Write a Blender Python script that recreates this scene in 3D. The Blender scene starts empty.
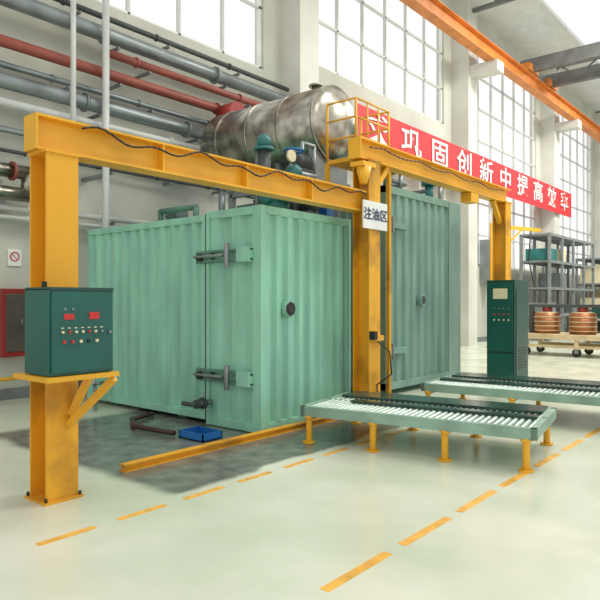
import bpy, bmesh, math, random
from mathutils import Vector, Matrix
random.seed(4)
M=math
S=bpy.context.scene
try:
    S.view_settings.view_transform='Standard'
    S.view_settings.look='None'
except Exception as e: print(e)
S.view_settings.exposure=0.0

def lin(c):
    return tuple(((v/255)/12.92 if v/255<=0.04045 else ((v/255+0.055)/1.055)**2.4) for v in c)+(1,)
MATS={}
def mat(name,rgb,rough=.5,metal=0.0,var=.12,scale=2.5,bump=0.0,stretch=(1,1,1),dirt=None,pos=(.3,.62)):
    if name in MATS: return MATS[name]
    m=bpy.data.materials.new(name); m.use_nodes=True
    n=m.node_tree.nodes; l=m.node_tree.links
    p=n['Principled BSDF']; p.inputs['Roughness'].default_value=rough; p.inputs['Metallic'].default_value=metal
    tc=n.new('ShaderNodeTexCoord'); mp=n.new('ShaderNodeMapping'); mp.inputs['Scale'].default_value=stretch
    l.new(tc.outputs['Object'],mp.inputs['Vector'])
    ns=n.new('ShaderNodeTexNoise'); ns.inputs['Scale'].default_value=scale; ns.inputs['Detail'].default_value=6
    l.new(mp.outputs['Vector'],ns.inputs['Vector'])
    cr=n.new('ShaderNodeValToRGB'); c=lin(rgb)
    lo=dirt and lin(dirt) or tuple(v*(1-var*2) for v in c[:3])+(1,)
    hi=tuple(min(1,v*(1+var)) for v in c[:3])+(1,)
    cr.color_ramp.elements[0].position=pos[0]; cr.color_ramp.elements[0].color=lo
    cr.color_ramp.elements[1].position=pos[1]; cr.color_ramp.elements[1].color=hi
    l.new(ns.outputs['Fac'],cr.inputs['Fac']); l.new(cr.outputs['Color'],p.inputs['Base Color'])
    if bump:
        b=n.new('ShaderNodeBump'); b.inputs['Strength'].default_value=bump; b.inputs['Distance'].default_value=.02
        l.new(ns.outputs['Fac'],b.inputs['Height']); l.new(b.outputs['Normal'],p.inputs['Normal'])
    MATS[name]=m; return m

GREEN=mat('sage_paint',(146,204,180),.32,0,.10,1.6,.0,(2,2,.5))
GREEN2=mat('grey_green_paint',(124,160,148),.42,0,.10,1.6,.0,(2,2,.5))
DGREEN=mat('dark_green_frame',(92,132,116),.5)
YEL=mat('yellow_paint',(232,172,40),.42,0,.08,1.3,.0,(1,1,.6))
YELD=mat('yellow_worn',(226,164,36),.5,0,.08,1.4,.0,(1,1,1),(140,96,36),(.30,.50))
TEAL=mat('teal_enamel',(14,88,80),.35,0,.08)
TEALD=mat('console_green',(22,70,60),.35,0,.08)
TEALM=mat('motor_teal',(45,115,112),.4)
BLUE=mat('blue_plastic',(30,105,175),.4)
STEEL=mat('polished_steel',(170,166,155),.3,1.0,.3,4,.25,(1,1,1))
GALV=mat('galvanised',(140,148,150),.4,.6,.12)
ROLL=mat('roller_zinc',(186,204,194),.35,.2,.1)
GREY=mat('grey_paint',(128,134,134),.5)
DGREY=mat('dark_machine_grey',(70,76,76),.5)
DARK=mat('dark_rubber',(28,30,30),.5)
BLACKG=mat('sight_glass',(12,14,14),.1,0,.0)
PLATE=mat('table_plate',(40,70,62),.2,0,.2,4)
TABLE=mat('table_frame_paint',(142,174,158),.4)
WHITE=mat('white_paint',(232,234,230),.5,0,.04)
PIPE=mat('white_pipe',(205,208,204),.4,0,.05)
RED=mat('banner_red',(214,52,60),.6,0,.05)
REDP=mat('red_pump_paint',(150,42,36),.45)
BROWN=mat('red_brown_pipe',(150,78,66),.5)
DBROWN=mat('dark_brown_hose',(70,44,38),.5)
COPPER=mat('copper_coil',(170,112,72),.35,.5,.15)
CONC=mat('wall_plaster',(200,201,190),.7,0,.06,.7)
DADO=mat('column_paint',(214,214,206),.6,0,.06,.7)
CEIL=mat('ceiling_sheet',(222,223,220),.7,0,.04)
TRUSS=mat('truss_paint',(110,112,110),.6)
ORANGE=mat('crane_orange',(214,132,60),.5)
LINE=mat('floor_line_paint',(240,182,80),.45,0,.12,8)
BLUETXT=mat('sign_ink',(30,40,90),.6,0,0)
REDL=mat('red_led',(200,40,40),.4,0,0)
CREAM=mat('cream_button',(225,215,180),.4,0,0)

def ax(d,up=Vector((0,0,1))):
    d=d.normalized()
    if abs(d.dot(up))>.98: up=Vector((0,1,0))
    s=d.cross(up).normalized(); u=s.cross(d).normalized()
    return d,s,u
class B:
    def __init__(s,name): s.name=name; s.bm=bmesh.new(); s.m=[]
    def mi(s,m):
        if m not in s.m: s.m.append(m)
        return s.m.index(m)
    def _faces(s,vs,idx,m,smooth=False):
        i=s.mi(m)
        for f in idx:
            try:
                fc=s.bm.faces.new([vs[k] for k in f]); fc.material_index=i; fc.smooth=smooth
            except ValueError: pass
    def box(s,a,b,m):
        x0,x1=sorted((a[0],b[0]));y0,y1=sorted((a[1],b[1]));z0,z1=sorted((a[2],b[2]))
        v=[s.bm.verts.new(p) for p in [(x0,y0,z0),(x1,y0,z0),(x1,y1,z0),(x0,y1,z0),(x0,y0,z1),(x1,y0,z1),(x1,y1,z1),(x0,y1,z1)]]
        s._faces(v,[(3,2,1,0),(4,5,6,7),(0,1,5,4),(1,2,6,5),(2,3,7,6),(3,0,4,7)],m)
    def obar(s,p0,p1,w,h,m,off=(0,0),up=Vector((0,0,1))):
        p0=Vector(p0);p1=Vector(p1);d,sd,u=ax(p1-p0,up)
        o=sd*off[0]+u*off[1]
        v=[]
        for p in (p0,p1):
            for a,b in ((-1,-1),(1,-1),(1,1),(-1,1)):
                v.append(s.bm.verts.new(p+o+sd*(a*w/2)+u*(b*h/2)))
        s._faces(v,[(0,1,2,3),(7,6,5,4),(0,4,5,1),(1,5,6,2),(2,6,7,3),(3,7,4,0)],m)
    def ibeam(s,p0,p1,w,h,m,t=.018,up=Vector((0,0,1))):
        s.obar(p0,p1,w,t,m,(0,h/2-t/2),up); s.obar(p0,p1,w,t,m,(0,-h/2+t/2),up)
        s.obar(p0,p1,t,h-2*t,m,(0,0),up)
    def cyl(s,p0,p1,r,m,seg=20,r2=None):
        p0=Vector(p0);p1=Vector(p1);r2=r if r2 is None else r2
        d,sd,u=ax(p1-p0); A=[];C=[]
        for k in range(seg):
            t=2*math.pi*k/seg; w=sd*math.cos(t)+u*math.sin(t)
            A.append(s.bm.verts.new(p0+w*r)); C.append(s.bm.verts.new(p1+w*r2))
        i=s.mi(m)
        for k in range(seg):
            f=s.bm.faces.new([A[k],A[(k+1)%seg],C[(k+1)%seg],C[k]]); f.material_index=i; f.smooth=True
        f=s.bm.faces.new(A[::-1]); f.material_index=i
        f=s.bm.faces.new(C); f.material_index=i
    def lathe(s,p0,axis,prof,m,seg=40):
        p0=Vector(p0);d,sd,u=ax(Vector(axis)); rings=[]
        for (t,r) in prof:
            rings.append([s.bm.verts.new(p0+d*t+(sd*math.cos(2*math.pi*k/seg)+u*math.sin(2*math.pi*k/seg))*r) for k in range(seg)])
        i=s.mi(m)
        for a,b in zip(rings,rings[1:]):
            for k in range(seg):
                f=s.bm.faces.new([a[k],a[(k+1)%seg],b[(k+1)%seg],b[k]]); f.material_index=i; f.smooth=True
        f=s.bm.faces.new(rings[0][::-1]); f.material_index=i; f=s.bm.faces.new(rings[-1]); f.material_index=i
    def tube(s,pts,r,m,seg=10):
        for a,b in zip(pts,pts[1:]): s.cyl(a,b,r,m,seg)
        for p in pts[1:-1]: s.ball(p,r*1.0,m,seg)
    def ball(s,c,r,m,seg=12):
        g=bmesh.ops.create_uvsphere(s.bm,u_segments=seg,v_segments=max(6,seg//2),radius=r,matrix=Matrix.Translation(Vector(c)))
        i=s.mi(m)
        for v in g['verts']:
            for f in v.link_faces: f.material_index=i; f.smooth=True
    def ring(s,c,axis,R,r,m,seg=24):
        d,sd,u=ax(Vector(axis)); c=Vector(c)
        pts=[c+(sd*math.cos(2*math.pi*k/seg)+u*math.sin(2*math.pi*k/seg))*R for k in range(seg+1)]
        s.tube(pts,r,m,8)
    def corr(s,a,b,z0,z1,nrm,m,pitch=.24,dep=.045):
        a=Vector((a[0],a[1],0));b=Vector((b[0],b[1],0));nr=Vector((nrm[0],nrm[1],0)).normalized()
        L=(b-a).length;n=max(1,round(L/pitch));d=(b-a)/n
        P=[]
        for k in range(n):
            for t,o in ((0,0),(.34,0),(.48,-1),(.86,-1)): P.append(a+d*(k+t)+nr*(o*dep))
        P.append(b)
        lo=[s.bm.verts.new(p+Vector((0,0,z0))) for p in P]; hi=[s.bm.verts.new(p+Vector((0,0,z1))) for p in P]
        i=s.mi(m)
        for k in range(len(P)-1):
            f=s.bm.faces.new([lo[k],lo[k+1],hi[k+1],hi[k]]); f.material_index=i
    def done(s,bevel=0,parent=None):
        me=bpy.data.meshes.new(s.name)
        s.bm.to_mesh(me); s.bm.free()
        for m in s.m: me.materials.append(m)
        o=bpy.data.objects.new(s.name,me); S.collection.objects.link(o)
        if bevel:
            md=o.modifiers.new('bevel','BEVEL'); md.width=bevel; md.segments=2; md.limit_method='ANGLE'
        if parent: o.parent=parent
        return o
def text(body,name,loc,size,m,parent,xs=1.0,rz=0.0,sp=1.0,ext=.002):
    c=bpy.data.curves.new(name,'FONT'); c.body=body; c.size=size; c.extrude=ext; c.space_character=sp
    c.align_x='CENTER'; c.align_y='CENTER'; c.offset=size*.012
    o=bpy.data.objects.new(name,c); S.collection.objects.link(o)
    c.materials.append(m)
    o.location=loc; o.rotation_euler=(math.pi/2,0,rz); o.scale=(xs,1,1); o.parent=parent
    return o

# ---------------- room ----------------
YW=10.0
YC=YW-.002
fb=B('floor'); 
FM=bpy.data.materials.new('epoxy_floor'); FM.use_nodes=True
n=FM.node_tree.nodes;l=FM.node_tree.links;p=n['Principled BSDF']
tc=n.new('ShaderNodeTexCoord');
ns=n.new('ShaderNodeTexNoise');ns.inputs['Scale'].default_value=.8;ns.inputs['Detail'].default_value=8
l.new(tc.outputs['Object'],ns.inputs['Vector'])
base=n.new('ShaderNodeValToRGB');base.color_ramp.elements[0].position=.3;base.color_ramp.elements[0].color=lin((200,210,188));base.color_ramp.elements[1].position=.65;base.color_ramp.elements[1].color=lin((226,229,212))
l.new(ns.outputs['Fac'],base.inputs['Fac'])
ns2=n.new('ShaderNodeTexNoise');ns2.inputs['Scale'].default_value=1.6;ns2.inputs['Detail'].default_value=5
l.new(tc.outputs['Object'],ns2.inputs['Vector'])
mx=n.new('ShaderNodeVectorMath');mx.operation='MULTIPLY_ADD';mx.inputs[1].default_value=(.35,.35,0)
l.new(ns2.outputs['Color'],mx.inputs[0]);l.new(tc.outputs['Object'],mx.inputs[2])
sx=n.new('ShaderNodeSeparateXYZ');l.new(mx.outputs[0],sx.inputs[0])
def ss(inp,a,b):
    r=n.new('ShaderNodeMapRange');r.interpolation_type='SMOOTHSTEP'
    r.inputs['From Min'].default_value=a;r.inputs['From Max'].default_value=b
    l.new(inp,r.inputs['Value']);return r.outputs['Result']
def mul(a,b):
    r=n.new('ShaderNodeMath');r.operation='MULTIPLY';l.new(a,r.inputs[0]);l.new(b,r.inputs[1]);return r.outputs[0]
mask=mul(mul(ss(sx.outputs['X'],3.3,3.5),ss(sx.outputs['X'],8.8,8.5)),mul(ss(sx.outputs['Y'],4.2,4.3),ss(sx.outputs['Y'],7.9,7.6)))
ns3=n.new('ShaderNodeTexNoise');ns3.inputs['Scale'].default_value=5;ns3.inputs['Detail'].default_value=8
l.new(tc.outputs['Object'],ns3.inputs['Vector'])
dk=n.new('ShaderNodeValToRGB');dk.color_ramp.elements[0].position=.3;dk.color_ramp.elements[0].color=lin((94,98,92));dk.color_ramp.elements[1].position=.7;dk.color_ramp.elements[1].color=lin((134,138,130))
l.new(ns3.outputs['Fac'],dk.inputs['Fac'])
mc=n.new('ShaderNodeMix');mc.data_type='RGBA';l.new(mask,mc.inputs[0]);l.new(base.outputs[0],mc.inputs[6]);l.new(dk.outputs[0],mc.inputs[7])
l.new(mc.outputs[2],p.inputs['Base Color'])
rr=n.new('ShaderNodeMapRange');rr.inputs['To Min'].default_value=.08;rr.inputs['To Max'].default_value=.34
l.new(ns2.outputs['Fac'],rr.inputs['Value']);l.new(rr.outputs[0],p.inputs['Roughness'])
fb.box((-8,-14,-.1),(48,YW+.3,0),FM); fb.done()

cols=[-6.7,2.4,11.5,20.6,29.7,38.8,47.9]
w=B('wall_back')
wins=[]
for i,(a,b) in enumerate(zip(cols,cols[1:])):
    a0,b0=a,b
    z0,z1=(7.0,11.4) if i<2 else ((7.7,11.4) if i==2 else (2.9,11.4))
    xa,xb=a+.9,b-.9
    w.box((a0,YW,0),(b0,YW+.3,z0),CONC); w.box((a0,YW,z1),(b0,YW+.3,12.6),CONC)
    w.box((a0,YW,z0),(xa,YW+.3,z1),CONC); w.box((xb,YW,z0),(b0,YW+.3,z1),CONC)
    wins.append((xa,xb,z0,z1))
w.done()
for i,(xa,xb,z0,z1) in enumerate(wins):
    k=B('window_%d'%(i+1)); y0,y1=YW+.08,YW+.16
    k.box((xa,y0,z0),(xa+.08,y1,z1),WHITE);k.box((xb-.08,y0,z0),(xb,y1,z1),WHITE)
    k.box((xa,y0,z0),(xb,y1,z0+.08),WHITE);k.box((xa,y0,z1-.08),(xb,y1,z1),WHITE)
    nx=6
    for q in range(1,nx):
        x=xa+(xb-xa)*q/nx;k.box((x-.03,y0,z0),(x+.03,y1,z1),PIPE)
    nz=max(2,int((z1-z0)/1.2))
    for q in range(1,nz):
        z=z0+(z1-z0)*q/nz;k.box((xa,y0,z-.03),(xb,y1,z+.03),PIPE)
    k.done()
for i,x in enumerate(cols):
    c=B('trim_%d'%(i+1))
    c.box((x-.35,9.35,0),(x+.35,YW,12.4),DADO)
    c.box((x-.28,8.35,9.4),(x+.28,9.35,9.75),DADO)
    c.done()
w=B('wall_end'); w.box((47.9,-14,0),(48.2,YW+.3,12.6),CONC); w.done()
c=B('ceiling')
ys=[-14,-8,-6.5,-1,.5,5.8,7.8,YW+.3]
for a,b in zip(ys[::2],ys[1::2]): c.box((-8,a,12.5),(48.2,b,12.65),CEIL)
for x in cols:
    for z in (11.7,12.35): c.box((x-.08,-14,z),(x+.08,9.9,z+.12),TRUSS)
    y=-14
    while y<9.5:
        c.obar((x,y,11.8),(x,y+.8,12.4),.06,.06,TRUSS); c.obar((x,y+.8,12.4),(x,y+1.6,11.8),.06,.06,TRUSS); y+=1.6
c.done()
b=B('baseboard_back'); b.box((-6.7,YW-.03,0),(47.9,YW,.18),GREY); b.done()

# crane
c=B('overhead_crane')
c.ibeam((-6,8.6,10.0),(47,8.6,10.0),.35,.5,ORANGE,.03)
c.box((-6,8.57,10.25),(47,8.63,10.32),GREY)
for x in (24,26.2):
    c.obar((x,8.9,10.6),(x,-14,10.6),.25,.5,TRUSS)
    c.box((x-.5,8.4,10.32),(x+.5,8.8,10.6),ORANGE)
c.obar((23.6,8.7,10.55),(26.6,8.7,10.55),.25,.3,TRUSS)
c.done()

# banner
b=B('slogan_banner'); X0,X1=13.3,31.4
b.box((X0,9.22,5.58),(X1,9.25,6.72),RED)
for x in cols[3:5]:
    b.box((x-.03,9.25,6.6),(x+.03,9.35,6.65),GREY); b.box((x-.03,9.25,5.7),(x+.03,9.35,5.75),GREY)
bo=b.done()
chars="求巩固创新中提高效率"
for i,ch in enumerate(chars):
    x=14.3+(30.3-14.3)*i/(len(chars)-1)
    text(ch,'character_%d'%(i+1),(x,9.20,6.15),.90,WHITE,bo,1.35)

# ---------------- pipes on wall (left) ----------------
def pipe_run(name,y,z,x0,x1,r,m,flanges=2.2):
    k=B(name); k.cyl((x0,y,z),(x1,y,z),r,m,16)
    x=x0+.6
    while x<x1:
        k.cyl((x-.02,y,z),(x+.02,y,z),r*1.35,m,16)
        k.box((x+.28,y-.02,z-r-.05),(x+.32,YC,z-r),GREY); x+=flanges
    k.done()
pipe_run('overhead_pipe',9.55,4.95,2.9,11.1,.12,GALV)
pipe_run('overhead_pipe',9.55,4.62,2.9,11.1,.07,PIPE,2.0)
pipe_run('overhead_pipe',9.7,4.25,2.9,11.1,.05,GALV,1.7)
pipe_run('overhead_pipe',9.7,5.25,2.9,11.1,.05,GALV,1.7)
pipe_run('overhead_pipe',9.55,5.55,2.9,11.1,.09,BROWN,2.6)
pipe_run('overhead_pipe',9.5,5.9,6.1,11.1,.07,BROWN,2.6)
pipe_run('overhead_pipe',9.6,6.25,2.9,11.1,.13,GALV,2.6)
pipe_run('overhead_pipe',9.7,6.6,2.9,11.1,.05,DGREY,1.9)
pipe_run('conduit_run',9.75,3.05,2.9,8.6,.05,PIPE,1.3)
pipe_run('conduit_run',9.75,2.9,2.9,8.6,.035,PIPE,1.3)
pipe_run('conduit_run',9.8,3.95,2.9,9.6,.03,DGREY,1.3)
k=B('insulated_pipe')
k.tube([(3.6,9.6,3.6),(4.75,9.6,3.6),(4.75,9.6,3.25),(3.6,9.6,3.25)],.11,STEEL,16)
for x in (4.2,4.5): k.cyl((x-.02,9.6,3.6),(x+.02,9.6,3.6),.15,BROWN,16)
k.box((4.25,9.6,3.4),(4.35,YC,3.45),GREY)
k.done()
k=B('vertical_pipe'); k.cyl((5.95,9.3,0),(5.95,9.3,7.2),.06,PIPE); k.box((5.9,9.33,3.7),(6.0,YC,3.75),GREY)
k.done()
k=B('vertical_pipe'); k.cyl((5.35,9.3,3.3),(5.35,9.3,7.2),.045,PIPE); k.box((5.3,9.33,3.7),(5.4,YC,3.75),GREY)
k.done()
k=B('red_exhaust_fan')
k.lathe((9.0,9.2,5.35),(1,0,0),[(-.38,.05),(-.36,.16),(-.15,.2),(.15,.2),(.36,.16),(.38,.05)],REDP,20)
k.cyl((9.0,9.2,5.35),(9.0,9.2,5.0),.08,REDP); k.cyl((8.8,9.0,5.35),(8.8,9.4,5.35),.26,REDP,20)
k.box((8.6,8.95,5.08),(9.4,9.35,5.12),GREY); k.box((8.7,9.3,5.09),(8.75,YC,5.12),GREY);k.box((9.2,9.3,5.09),(9.25,YC,5.12),GREY)
k.done()
k=B('fire_hose_cabinet'); k.box((4.42,9.78,.7),(4.86,YC,1.78),REDP); k.box((4.48,9.765,.78),(4.80,9.79,1.7),mat('cab_glass',(90,80,75),.15)); k.box((4.72,9.75,1.2),(4.75,9.78,1.3),GALV)
k.done(.01)
k=B('no_smoking_sign'); k.box((4.6,9.97,2.15),(4.82,YC,2.42),WHITE)
k.ring((4.71,9.965,2.30),(0,1,0),.07,.009,REDL,20); k.obar((4.66,9.965,2.35),(4.76,9.965,2.25),.014,.006,REDL); k.done()
k=B('guard_rail')
k.tube([(3.2,9.3,0),(3.2,9.3,.42),(5.0,9.3,.42),(5.0,9.3,0)],.03,YEL); k.cyl((4.1,9.3,0),(4.1,9.3,.42),.025,YEL); k.done()
k=B('junction_box'); k.box((6.5,9.8,1.3),(6.9,YC,1.9),GREY); k.cyl((6.7,9.9,1.9),(6.7,9.9,2.82),.02,GREY); k.done(.01)

# ---------------- chambers ----------------
k=B('drying_chamber')
bx0,bx1,by0,by1,H=5.34,7.15,5.07,8.85,2.7
ys_=6.06
zb=.06
i_=.06
k.box((bx0+i_,by0+i_,zb),(bx1-i_,by1-i_,H-.02),DGREEN)
k.corr((bx0,by1),(bx0,ys_+.06),zb+.08,H-.08,(-1,0),GREEN,.225,.05)
k.box((bx0-.012,ys_,zb+.08),(bx0+i_,ys_+.07,H),GREEN)
k.box((bx0-.01,ys_,H-.09),(bx1,by1,H),GREEN); k.box((bx0-.01,ys_,zb),(bx0+i_,by1,zb+.09),GREEN)
k.box((bx0-.005,by1-.06,zb),(bx0+i_,by1,H),GREEN)
k.corr((bx1-.0,ys_),(bx1,by1),zb,H-.08,(1,0),GREEN,.235,.04)
k.corr((bx1,by1),(bx0,by1),zb,H-.08,(0,1),GREEN,.235,.04)
k.box((bx0-.01,by0,H-.07),(bx1,ys_-.03,H+.03),GREEN)
k.box((bx0-.01,by0,zb-.05),(bx1,ys_-.03,zb+.06),GREEN)
k.corr((bx0,ys_-.09),(bx0,by0+.13),zb+.05,H-.06,(-1,0),GREEN,.4,.05)
k.box((bx0-.03,by0-.015,zb-.05),(bx0+.05,by0+.13,H+.03),GREEN)
k.box((bx0-.03,ys_-.09,zb-.05),(bx0+.05,ys_-.03,H+.03),GREEN)
k.box((bx0-.02,ys_-.03,zb),(bx0+.03,ys_,H),DARK)
k.corr((bx0+.05,by0),(bx1-.05,by0),zb+.05,H-.06,(0,-1),GREEN,.22,.05)
k.box((bx1-.06,by0-.01,zb-.05),(bx1,by0+.13,H+.03),GREEN)
px,pz=5.80,1.49
k.cyl((px,by0-.05,pz),(px,by0+.1,pz),.10,GREEN,24); k.cyl((px,by0-.06,pz),(px,by0-.03,pz),.085,DARK,24); k.cyl((px,by0-.065,pz),(px,by0-.055,pz),.055,BLACKG,24)
for t in range(8):
    a=t*math.pi/4; k.cyl((px+.088*math.cos(a),by0-.062,pz+.088*math.sin(a)),(px+.088*math.cos(a),by0-.045,pz+.088*math.sin(a)),.01,GALV,6)
for z in (2.14,.64):
    k.box((bx0-.08,by0+.12,z-.065),(bx0,ys_-.12,z-.035),DGREEN); k.box((bx0-.08,by0+.12,z+.055),(bx0,ys_-.12,z+.085),DGREEN)
    k.box((bx0-.07,ys_-.16,z-.07),(bx0,ys_+.12,z+.08),DGREEN)
    k.cyl((bx0-.1,by0+.5,z-.14),(bx0-.1,by0+.5,z+.16),.035,GALV,14)
    k.cyl((bx0-.12,ys_+.02,z),(bx0-.02,ys_+.02,z),.05,DARK,14)
    k.cyl((bx0-.12,ys_+.1,z+.01),(bx0-.12,by0+.55,z+.01),.02,GALV,10)
    k.box((bx0-.10,by0+.12,z-.08),(bx0-.03,by0+.34,z+.1),GREEN)
for y in (5.3,6.6,8.2):
    k.box((bx0+.1,y,0),(bx1-.1,y+.15,zb),DGREEN)
k.cyl((bx0-.22,ys_-.1,.30),(bx0+.06,ys_-.1,.30),.035,GALV,12); k.cyl((bx0-.16,ys_-.1,.30),(bx0-.12,ys_-.1,.30),.075,DGREY,16)
k.cyl((bx0-.22,ys_-.1,.30),(bx0-.26,ys_-.1,.30),.06,DGREY,16); k.cyl((bx0-.12,ys_-.1,.30),(bx0-.12,ys_-.1,.44),.015,GALV,8)
k.tube([(bx0-.24,ys_-.1,.3),(bx0-.3,ys_-.1,.3),(bx0-.3,ys_+.1,.3)],.03,DGREY)
k.done(.004)

k=B('vacuum_chamber')
cx0,cx1,cy0,cy1,H2=8.75,11.5,5.5,9.0,3.5
k.box((cx0+.06,cy0+.06,.12),(cx1-.06,cy1-.06,H2-.02),DGREEN)
k.corr((cx0,cy1),(cx0,cy0+.1),.2,H2-.1,(-1,0),GREEN2,.26,.05)
k.corr((cx0+.1,cy0),(cx1-.5,cy0),.2,H2-.1,(0,-1),GREEN2,.26,.05)
k.box((cx1-.5,cy0-.02,.1),(cx1,cy0+.08,H2),GREEN2)
k.corr((cx1,cy0),(cx1,cy1),.2,H2-.1,(1,0),GREEN2,.26,.05)
k.box((cx0-.01,cy0-.012,.1),(cx0+.1,cy0+.1,H2),GREEN2)
k.box((cx0-.01,cy0-.012,H2-.12),(cx1,cy1,H2),GREEN2); k.box((cx0-.01,cy0-.012,.1),(cx1,cy1,.22),GREEN2)
for y in (5.7,7.2,8.6): k.box((cx0+.1,y,0),(cx1-.1,y+.15,.12),DGREEN)
px,pz=9.95,1.6
k.cyl((px,cy0-.05,pz),(px,cy0+.1,pz),.11,GREEN2,24); k.cyl((px,cy0-.06,pz),(px,cy0-.04,pz),.07,BLACKG,24)
for z in (.7,2.8): 
    k.box((cx0+.05,cy0-.08,z),(cx0+.6,cy0-.0,z+.1),GREEN2); k.cyl((cx0+.1,cy0-.08,z-.08),(cx0+.1,cy0-.08,z+.18),.03,GALV,12)
k.done(.004)

# ---- tank
k=B('condenser_tank')
tx,tz,r=8.3,4.52,.64
ya=5.95;L=3.28
prof=[(-.02,.02),(0,.2),(.06,.38),(.14,.52),(.24,r)]
prof=prof+[(L-.44,r),(L-.28,.56),(L-.11,.38),(L-.02,.2),(L,.02)]
k.lathe((tx,ya,tz),(0,1,0),prof,STEEL,48)
for y in (6.2,6.95,7.7,8.45): k.cyl((tx,y-.02,tz),(tx,y+.02,tz),r+.012,STEEL,48)
k.cyl((tx,6.6,tz+.5),(tx,6.6,tz+.75),.08,STEEL); k.cyl((tx,6.6,tz+.72),(tx,6.6,tz+.75),.13,STEEL)
for y in (6.3,8.2):
    k.box((7.8,y-.06,3.6),(tx+.4,y+.06,tz-.35),GREY)
    for x in (7.85,8.5): k.box((x-.05,y-.05,0),(x+.05,y+.05,3.5),GREY)
    k.box((7.75,y-.06,3.52),(tx+.5,y+.06,3.6),GREY)
k.box((7.8,6.3,3.45),(7.9,8.2,3.55),GREY)
k.tube([(8.0,7.2,tz-.55),(8.0,7.2,3.2),(7.6,7.2,3.2),(7.6,7.2,1.0)],.07,GALV,14)
k.done()
# ---- access platform
k=B('access_platform')
ax0,ax1,ay0,ay1,pz=7.5,8.4,5.22,5.75,3.72
k.box((ax0,ay0,pz-.06),(ax1,ay1,pz),YELD)
for x,y in ((ax0,ay0),(ax1,ay0),(ax0,ay1),(ax1,ay1)):
    k.box((x-.03,y-.03,0),(x+.03,y+.03,pz-.05),YELD)
    k.cyl((x,y,pz),(x,y,pz+.85),.02,YEL,8)
for z in (.3,.58,.85):
    k.cyl((ax0,ay0,pz+z),(ax1,ay0,pz+z),.016,YEL,8); k.cyl((ax0,ay1,pz+z),(ax0,ay0,pz+z),.016,YEL,8); k.cyl((ax1,ay1,pz+z),(ax1,ay0,pz+z),.016,YEL,8)
for x in (7.8,8.1): k.cyl((x,ay0,pz),(x,ay0,pz+.85),.014,YEL,8)
k.obar((ax0,ay0,pz-.6),(ax1,ay0,pz-.06),.04,.04,YELD)
k.done()

# ---- gantry
k=B('gantry_frame'); GY=4.76
def hpost(x,y,z,m=YELD,w_=.27):
    k.ibeam((x,y,.02),(x,y,z),w_,w_,m,.02,Vector((0,1,0)))
    a=w_/2+.03
    k.box((x-a,y-a,0),(x+a,y+a,.02),m)
    k.box((x-.15,y-.15,z),(x+.15,y+.15,z+.02),m)
    for a_ in (-a+.02,a-.02):
        for b_ in (-a+.02,a-.02): k.cyl((x+a_,y+b_,.02),(x+a_,y+b_,.05),.012,DARK,8)
px_=2.57
hpost(px_,GY,2.76); hpost(7.09,GY,3.48); hpost(11.8,GY,3.48,YELD)
k.ibeam((px_-.19,GY,2.92),(6.95,GY,2.92),.2,.28,YEL,.02)
for x in (3.6,4.7,5.8): k.box((x-.01,GY-.09,2.80),(x+.01,GY+.09,3.04),YEL)
k.box((px_-.20,GY-.1,2.78),(px_-.185,GY+.1,3.06),YEL)
k.ibeam((6.82,GY,3.63),(12.0,GY,3.63),.2,.28,YEL,.02)
k.box((6.80,GY-.1,3.49),(6.82,GY+.1,3.77),YEL)
k.obar((7.22,GY,3.1),(7.6,GY,3.49),.08,.08,YEL); k.obar((11.7,GY,3.1),(11.35,GY,3.49),.08,.08,YEL)
k.cyl((6.9,GY-.08,3.15),(6.9,GY-.08,3.38),.05,YEL,14,.11); k.box((6.78,GY-.16,3.38),(7.08,GY+.05,3.44),YEL)
k.box((10.2,GY-.1,3.32),(10.5,GY+.1,3.48),YELD)
k.box((2.16,4.10,1.02),(2.74,4.6,1.055),YEL)
k.obar((2.72,4.45,1.03),(2.64,4.62,.68),.05,.05,YEL); k.obar((2.72,4.14,1.0),(2.62,4.62,.6),.05,.05,YEL)
pts=[]
for i in range(60):
    x=2.75+(6.9-2.75)*i/59; pts.append((x,GY-.115,2.99+.03*M.sin(x*5)+.03*M.sin(x*11.3)))
k.tube(pts,.009,DARK,6)
pts=[]
for i in range(40):
    x=7.0+(11.6-7.0)*i/39; pts.append((x,GY-.115,3.70-.05*abs(M.sin(x*3))))
k.tube(pts,.009,DARK,6)
k.box((6.96,GY-.20,1.05),(7.22,GY-.14,1.12),YEL); k.box((6.95,GY-.22,1.07),(7.03,GY-.14,1.18),DARK)
k.tube([(7.1,GY-.16,1.05),(7.2,GY-.3,.9),(7.22,GY-.32,.6),(7.1,GY-.16,.45),(7.15,GY-.16,.1)],.010,DARK,6)
k.done()

k=B('area_sign'); k.box((6.76,GY-.175,2.55),(7.34,GY-.155,2.92),WHITE)
so=k.done(); text("注油区",'lettering',(7.05,GY-.18,2.735),.17,BLUETXT,so,1.15)

k=B('control_box')
X0,X1,Y0,Y1,Z0,Z1=2.20,2.71,4.14,4.50,1.06,1.68
k.box((X0,Y0,Z0),(X1,Y1,Z1),TEAL); k.box((X0+.01,Y0-.015,Z0+.02),(X1-.01,Y0,Z1-.02),TEAL)
k.box((X0+.1,Y0-.02,Z0+.40),(X0+.18,Y0-.014,Z0+.44),REDL);k.box((X0+.3,Y0-.022,Z0+.40),(X0+.38,Y0-.014,Z0+.45),REDL)
for x in (X0+.08,X0+.14): k.cyl((x+.03,Y0-.022,Z0+.475),(x+.03,Y0-.015,Z0+.475),.010,GALV,10)
for j in range(7): k.cyl((X0+.09+j*.052,Y0-.03,Z0+.31),(X0+.09+j*.052,Y0-.014,Z0+.31),.010,[CREAM,REDL,CREAM,CREAM,REDL,CREAM,GALV][j],10)
for j in range(7): k.box((X0+.08+j*.052,Y0-.018,Z0+.335),(X0+.10+j*.052,Y0-.014,Z0+.343),CREAM)
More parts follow.
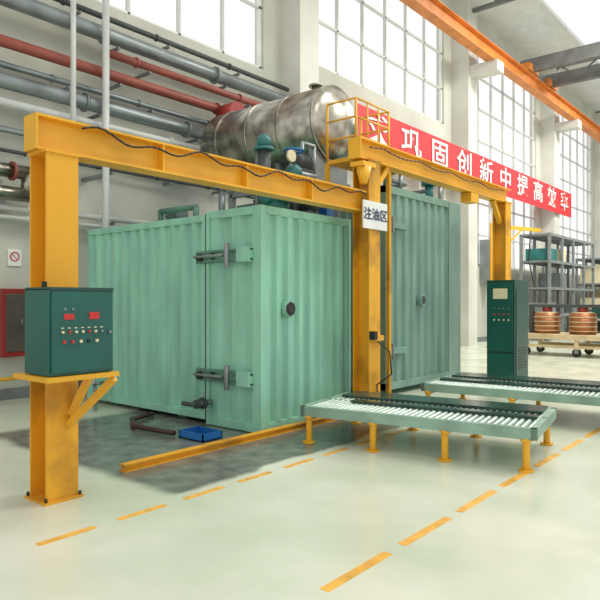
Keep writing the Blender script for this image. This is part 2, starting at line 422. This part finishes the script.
for j in range(5): k.cyl((X0+.1+j*.065,Y0-.03,Z0+.24),(X0+.1+j*.065,Y0-.014,Z0+.24),.012,[REDL,REDL,CREAM,DARK,CREAM][j],10)
k.cyl((X1-.04,Y0-.03,Z0+.3),(X1-.04,Y0-.014,Z0+.3),.012,GALV,8)
k.box((X0+.0,Y0-.012,Z1-.01),(X1,Y1,Z1+.012),TEALD)
k.cyl((X0+.12,Y1-.06,Z1),(X0+.12,Y1-.06,Z1+.06),.02,DARK)
k.done(.004)

k=B('control_console')
X0,X1,Y0,Y1,Z1=10.6,11.25,4.05,4.55,1.95
k.box((X0,Y0,.08),(X1,Y1,Z1),TEALD); k.box((X0+.03,Y0+.03,0),(X1-.03,Y1-.03,.08),DARK)
k.box((X0-.015,Y0+.03,.7),(X0,Y1-.03,Z1-.05),TEAL); k.box((X0-.015,Y0+.03,.12),(X0,Y1-.03,.66),TEAL)
k.box((X0-.02,Y0+.12,1.62),(X0-.012,Y1-.12,1.8),CREAM); 
for j in range(4):
    for q in range(3): k.cyl((X0-.03,Y0+.1+j*.085,1.25+q*.1),(X0-.012,Y0+.1+j*.085,1.25+q*.1),.015,[CREAM,REDL,GALV][q],8)
k.box((X0+.06,Y0-.012,.2),(X1-.06,Y0,1.8),TEALD); 
for j in range(8): k.box((X0+.15,Y0-.02,.4+j*.05),(X1-.15,Y0-.01,.42+j*.05),DARK)
k.done(.006)

def motor(k,c,axis,r,L,m):
    c=Vector(c);d=Vector(axis).normalized()
    k.lathe(c-d*L/2,d,[(-.03,r*.5),(0,r*.9),(.02,r),(L-.02,r),(L,r*.9),(L+.05,r*.55)],m,20)
    for t in range(5): k.cyl(c-d*(L*.3)+d*(t*L*.15),c-d*(L*.3)+d*(t*L*.15+.012),r*1.08,m,20)
    k.cyl(c+d*(L/2),c+d*(L/2+.12),r*.2,GALV,10)
k=B('vacuum_pump_unit'); T=H+.035
k.box((5.85,5.3,T),(7.12,5.75,T+.05),DGREY)
motor(k,(6.05,5.5,T+.26),(1,-.2,0),.15,.34,TEALM); k.box((5.92,5.4,T+.04),(6.18,5.6,T+.14),TEALM)
k.cyl((6.42,5.5,T+.05),(6.42,5.5,T+.55),.06,GALV); k.cyl((6.42,5.5,T+.3),(6.42,5.5,T+.33),.12,GALV)
k.ball((6.42,5.5,T+.6),.12,TEALM,16); k.cyl((6.42,5.5,T+.66),(6.42,5.5,T+.90),.025,DGREY); k.ring((6.42,5.5,T+.90),(0,0,1),.13,.016,BLUE,16); k.cyl((6.29,5.5,T+.9),(6.55,5.5,T+.9),.01,BLUE,6)
k.cyl((6.24,5.42,T+.78),(6.24,5.37,T+.78),.08,CREAM,18); k.cyl((6.24,5.43,T+.78),(6.24,5.40,T+.78),.088,DGREY,18); k.cyl((6.24,5.42,T+.7),(6.4,5.48,T+.6),.015,GALV,8)
k.tube([(6.42,5.5,T+.6),(6.9,5.5,T+.6),(6.9,5.5,T+.1)],.05,GALV,12)
motor(k,(6.78,5.65,T+.82),(1,0,0),.12,.28,DGREY); k.box((6.62,5.55,T+.55),(6.94,5.75,T+.72),DGREY)
k.tube([(6.78,5.65,T+.9),(6.78,5.65,T+1.1),(7.05,5.65,T+1.1),(7.05,5.65,T+.6)],.03,GALV,10)
motor(k,(6.68,5.45,T+.2),(0,1,0),.12,.28,DGREY); k.box((6.6,5.35,T+.04),(6.78,5.6,T+.1),GREY)
k.box((6.93,5.32,T+.05),(7.1,5.5,T+.34),BLUE)
k.cyl((7.0,5.65,T),(7.0,5.65,T+.62),.07,GREY); k.cyl((7.0,5.65,T+.62),(7.0,5.65,T+.66),.11,TEALM)
k.cyl((6.0,5.66,T),(6.0,5.66,T+.85),.09,DGREY); k.cyl((6.0,5.66,T+.85),(6.0,5.66,T+.89),.13,TEALM); k.lathe((6.0,5.66,T+.89),(0,0,1),[(0,.09),(.1,.1),(.16,.06),(.18,.02)],TEALM,16)
k.tube([(6.2,5.6,T+.04),(6.2,5.6,T+.5),(6.0,5.66,T+.5)],.03,DGREY)
k.done()
k=B('pipe_valve_assembly'); T=H+.005
k.tube([(5.8,7.6,T),(5.8,7.6,T+.22),(5.8,6.8,T+.22),(5.8,6.8,T)],.045,DGREEN)
motor(k,(6.1,7.6,T+.2),(0,1,0),.12,.3,GALV); k.box((6.05,7.5,T),(6.15,7.7,T+.12),GREY)
k.cyl((6.3,6.8,T),(6.3,6.8,T+.5),.05,GALV); k.ring((6.3,6.8,T+.56),(0,0,1),.1,.012,BLUE,16); k.cyl((6.3,6.8,T+.4),(6.3,6.8,T+.57),.02,GALV); k.cyl((6.2,6.8,T+.56),(6.4,6.8,T+.56),.01,BLUE,6)
k.cyl((6.75,6.4,T),(6.75,6.4,T+1.0),.11,GREY); k.ball((6.75,6.4,T+1.0),.11,GREY)
k.tube([(6.75,6.4,T+.8),(6.3,6.8,T+.8),(6.3,6.8,T+.45)],.035,GALV)
k.done()
k=B('vacuum_valve_unit'); T=3.51
for x,m in ((9.3,TEALM),(10.8,TEALM)):
    k.cyl((x,5.8,T),(x,5.8,T+.3),.08,m); k.cyl((x,5.8,T+.3),(x,5.8,T+.36),.15,m,20); motor(k,(x,5.8,T+.47),(1,-.3,0),.12,.3,DGREY if x<10 else m)
    k.cyl((x+.35,5.75,T),(x+.35,5.75,T+.35),.035,GALV); k.cyl((x+.35,5.7,T+.4),(x+.35,5.76,T+.4),.07,DARK,18)
k.tube([(9.3,5.8,T+.2),(9.9,5.8,T+.2),(9.9,6.4,T+.2),(10.8,6.4,T+.2),(10.8,5.8,T+.2)],.04,GREY)
k.box((9.1,5.65,T),(11.3,5.72,T+.05),GREY)
k.done()

def table(name,P0,rot,L,W,H,nlegs,plates):
    k=B(name)
    def bx(a,b_,m): k.box((a[0],-a[1],a[2]),(b_[0],-b_[1],b_[2]),m)
    for x in (0,W-.06):
        bx((x,0,H-.11),(x+.06,L,H),TABLE)
    for y in (0,L-.06): bx((0,y,H-.11),(W,y+.06,H),TABLE)
    bx((W*.5-.02,0,H-.1),(W*.5+.02,L,H),TABLE)
    bx((.05,.05,H-.075),(W-.05,L-.05,H-.065),TABLE)
    y=.10
    while y<L-.08:
        k.cyl((.06,-y,H-.025),(W-.06,-y,H-.025),.027,ROLL,12); y+=.065
    for x0,x1,f0,f1 in plates:
        bx((W*x0,L*f0,H+.004),(W*x1,L*f1,H+.03),PLATE)
    for q in range(nlegs):
        yy=.1+(L-.2)*q/(nlegs-1)
        for x in (.03,W-.03):
            k.cyl((x,-yy,.02),(x,-yy,H-.1),.035,YEL,14); k.cyl((x,-yy,0),(x,-yy,.02),.07,YEL,14); k.cyl((x,-yy,H-.13),(x,-yy,H-.11),.055,YEL,14)
        k.obar((.03,-yy,H-.13),(W-.03,-yy,H-.13),.05,.04,TABLE)
    o=k.done(.003); o.location=(P0[0],P0[1],0); o.rotation_euler=(0,0,rot); return o
table('roller_conveyor_table',(5.34,4.48),math.radians(10),2.52,1.30,.41,4,((.62,.93,.05,.97),(.36,.46,.16,.97)))
table('roller_conveyor_table',(7.85,4.35),math.radians(6),3.7,1.5,.42,4,((.62,.93,.03,.98),(.3,.42,.03,.98)))

k=B('floor_rail'); k.ibeam((3.35,4.975,.035),(6.9,4.975,.035),.09,.07,YELD,.012); k.done()
k=B('floor_marking'); 
x=2.0
while x<7.5:
    k.box((x,3.885,0),(x+.42,3.945,.003),LINE); x+=.61
x=2.7
while x<16:
    k.box((x,2.06,0),(x+.66,2.125,.003),LINE); x+=.83
k.done()
k=B('blue_drip_tray'); a=(4.62,5.3)
k.box((a[0],a[1],0),(a[0]+.3,a[1]+.42,.015),BLUE)
for q in ((0,0,.3,.015),(0,.405,.3,.42),(0,0,.015,.42),(.285,0,.3,.42)): k.box((a[0]+q[0],a[1]+q[1],0),(a[0]+q[2],a[1]+q[3],.09),BLUE)
k.done()
k=B('drain_hose'); k.tube([(5.2,7.0,.04),(4.8,6.9,.04),(4.55,6.5,.04),(4.62,5.8,.04)],.03,DBROWN); k.done()
k=B('water_tap'); k.tube([(5.3,8.3,.35),(5.12,8.3,.35),(5.1,8.25,.05),(4.95,8.0,.03)],.025,GALV)
k.cyl((5.1,8.3,.35),(5.1,8.3,.5),.04,PIPE); k.done()

# ---- far right equipment
BEI=mat('beige_steel',(206,184,146),.5)
k=B('coil_trolley'); cx,cy=18.8,5.6; hz=.62
k.box((cx-.7,cy-1.9,hz-.14),(cx+.7,cy+1.1,hz),BEI)
for y in (cy-1.8,cy-.4,cy+1.0):
    for x in (cx-.6,cx+.6):
        k.box((x-.06,y-.06,.2),(x+.06,y+.06,hz-.1),BEI); k.cyl((x-.04,y,.12),(x+.04,y,.12),.12,DARK,16); k.box((x-.06,y-.05,.1),(x+.06,y+.05,.22),GREY)
for x in (cx-.6,cx+.6): k.box((x-.04,cy-1.85,.24),(x+.04,cy+1.05,.32),BEI)
for j,y in enumerate((cy-1.4,cy-.4,cy+.6)):
    k.cyl((cx,y,hz),(cx,y,hz+.6),.36,COPPER,24); 
    for q in range(4): k.cyl((cx,y,hz+.08+q*.13),(cx,y,hz+.11+q*.13),.375,BEI,24)
    k.cyl((cx,y,hz+.6),(cx,y,hz+.78),.14,REDP,14); k.cyl((cx,y,hz+.6),(cx,y,hz+.63),.3,CREAM,20)
k.box((cx-.15,cy-1.9,hz+.76),(cx+.15,cy+1.1,hz+.85),DGREY)
for y in (cy-1.85,cy+1.05): k.box((cx-.1,y-.05,hz),(cx+.1,y+.05,hz+.85),DGREY)
k.done()
for j,x in enumerate((17.5,19.2,23.0)):
    k=B('distribution_cabinet')
    k.box((x-.4,9.45,2.2),(x+.4,YC,3.9),GREY); k.box((x-.3,9.42,2.4),(x+.3,9.46,3.5),DGREY)
    k.cyl((x,9.75,3.9),(x,9.75,5.5),.05,PIPE); k.tube([(x-.2,9.75,2.2),(x-.2,9.7,1.6),(x-.05,9.7,1.2),(x+.2,9.75,2.2)],.035,DARK,8); k.done(.01)
def scaffold(x0,x1,y0,y1,h,nz,m):
    k=B('steel_scaffold')
    n_=int((x1-x0)/1.5)
    for q in range(n_+1):
        x=x0+(x1-x0)*q/n_
        for y in (y0,y1): k.box((x-.05,y-.05,0),(x+.05,y+.05,h),m)
        for t in range(nz): k.box((x-.03,y0,h*(t+1)/nz-.08),(x+.03,y1,h*(t+1)/nz-.02),m)
    for t in range(nz):
        z=h*(t+1)/nz
        for y in (y0,y1): k.box((x0,y-.04,z-.1),(x1,y+.04,z),m)
        k.box((x0,y0,z-.03),(x1,y1,z),m)
        for q in range(n_):
            if random.random()<.75:
                a=x0+(x1-x0)*q/n_+.2; zz=z-h/nz if t else 0.0
                k.box((a,y0+.1,zz),(a+random.uniform(.6,1.1),y1-.1,zz+random.uniform(.3,.75)*h/nz),random.choice([CREAM,GREY,DGREY,TEALM,BEI,GALV]))
    for q in range(n_):
        a=x0+(x1-x0)*q/n_; b_=x0+(x1-x0)*(q+1)/n_
        if q%2: k.obar((a,y1,.1),(b_,y1,h),.04,.04,m)
    k.done()
scaffold(24.5,30.5,8.0,9.1,4.2,4,GREY)
scaffold(31.5,39.0,7.6,9.0,3.6,3,GREY)
k=B('steel_workbench')
bx,by=25.5,6.2
k.box((bx-1.4,by-.5,.85),(bx+1.4,by+.5,.92),GREY)
for x in (bx-1.3,bx+1.3):
    for y in (by-.4,by+.4): k.box((x-.04,y-.04,0),(x+.04,y+.04,.85),GREY)
k.box((bx-1.2,by-.4,.3),(bx+1.2,by+.4,.34),GREY); k.box((bx-.9,by-.3,.92),(bx-.3,by+.3,1.4),TEALD); k.box((bx+.1,by-.3,.92),(bx+.9,by+.2,1.2),CREAM); k.done(.01)
k=B('jib_hoist'); k.cyl((20.2,8.5,0),(20.2,8.5,4.2),.06,YEL); k.cyl((20.2,8.5,0),(20.2,8.5,.04),.2,YEL); k.obar((20.2,8.5,4.1),(22.6,7.7,4.1),.08,.12,YEL); k.obar((20.2,8.5,3.0),(21.6,8.0,4.05),.05,.05,YEL)
k.tube([(22.1,7.87,4.05),(22.0,7.9,3.0),(22.2,7.8,2.2)],.02,DARK,6); k.done()

# ---------------- light ----------------
W=bpy.data.worlds.new('World'); S.world=W; W.use_nodes=True
bg=W.node_tree.nodes['Background']; bg.inputs[0].default_value=(.98,.985,.98,1); bg.inputs[1].default_value=1.08
def area(name,loc,size,e,col=(1,.97,.90)):
    d=bpy.data.lights.new(name,'AREA'); d.shape='SQUARE'; d.size=size; d.energy=e; d.color=col
    o=bpy.data.objects.new(name,d); S.collection.objects.link(o); o.location=loc; return o
area('added_fill_light',(2,1,11.4),2.5,150)  # added area fills out of view overhead, no actual fittings in the hall
area('added_fill_light.001',(9,2,11.4),2.5,300)
area('added_fill_light.002',(14,-2,11.4),2.5,700)
area('added_fill_light.003',(20,4,11.4),2.5,900)  # far-end fills set stronger, added in place of light from the right windows
area('added_fill_light.004',(28,4,11.4),2.5,1000)

cam=bpy.data.cameras.new('camera'); co=bpy.data.objects.new('camera',cam); S.collection.objects.link(co)
cam.sensor_width=36; cam.lens=37.2; cam.clip_end=200
co.location=(0,0,1.6); co.rotation_euler=(math.pi/2,0,math.radians(-50)); S.camera=co
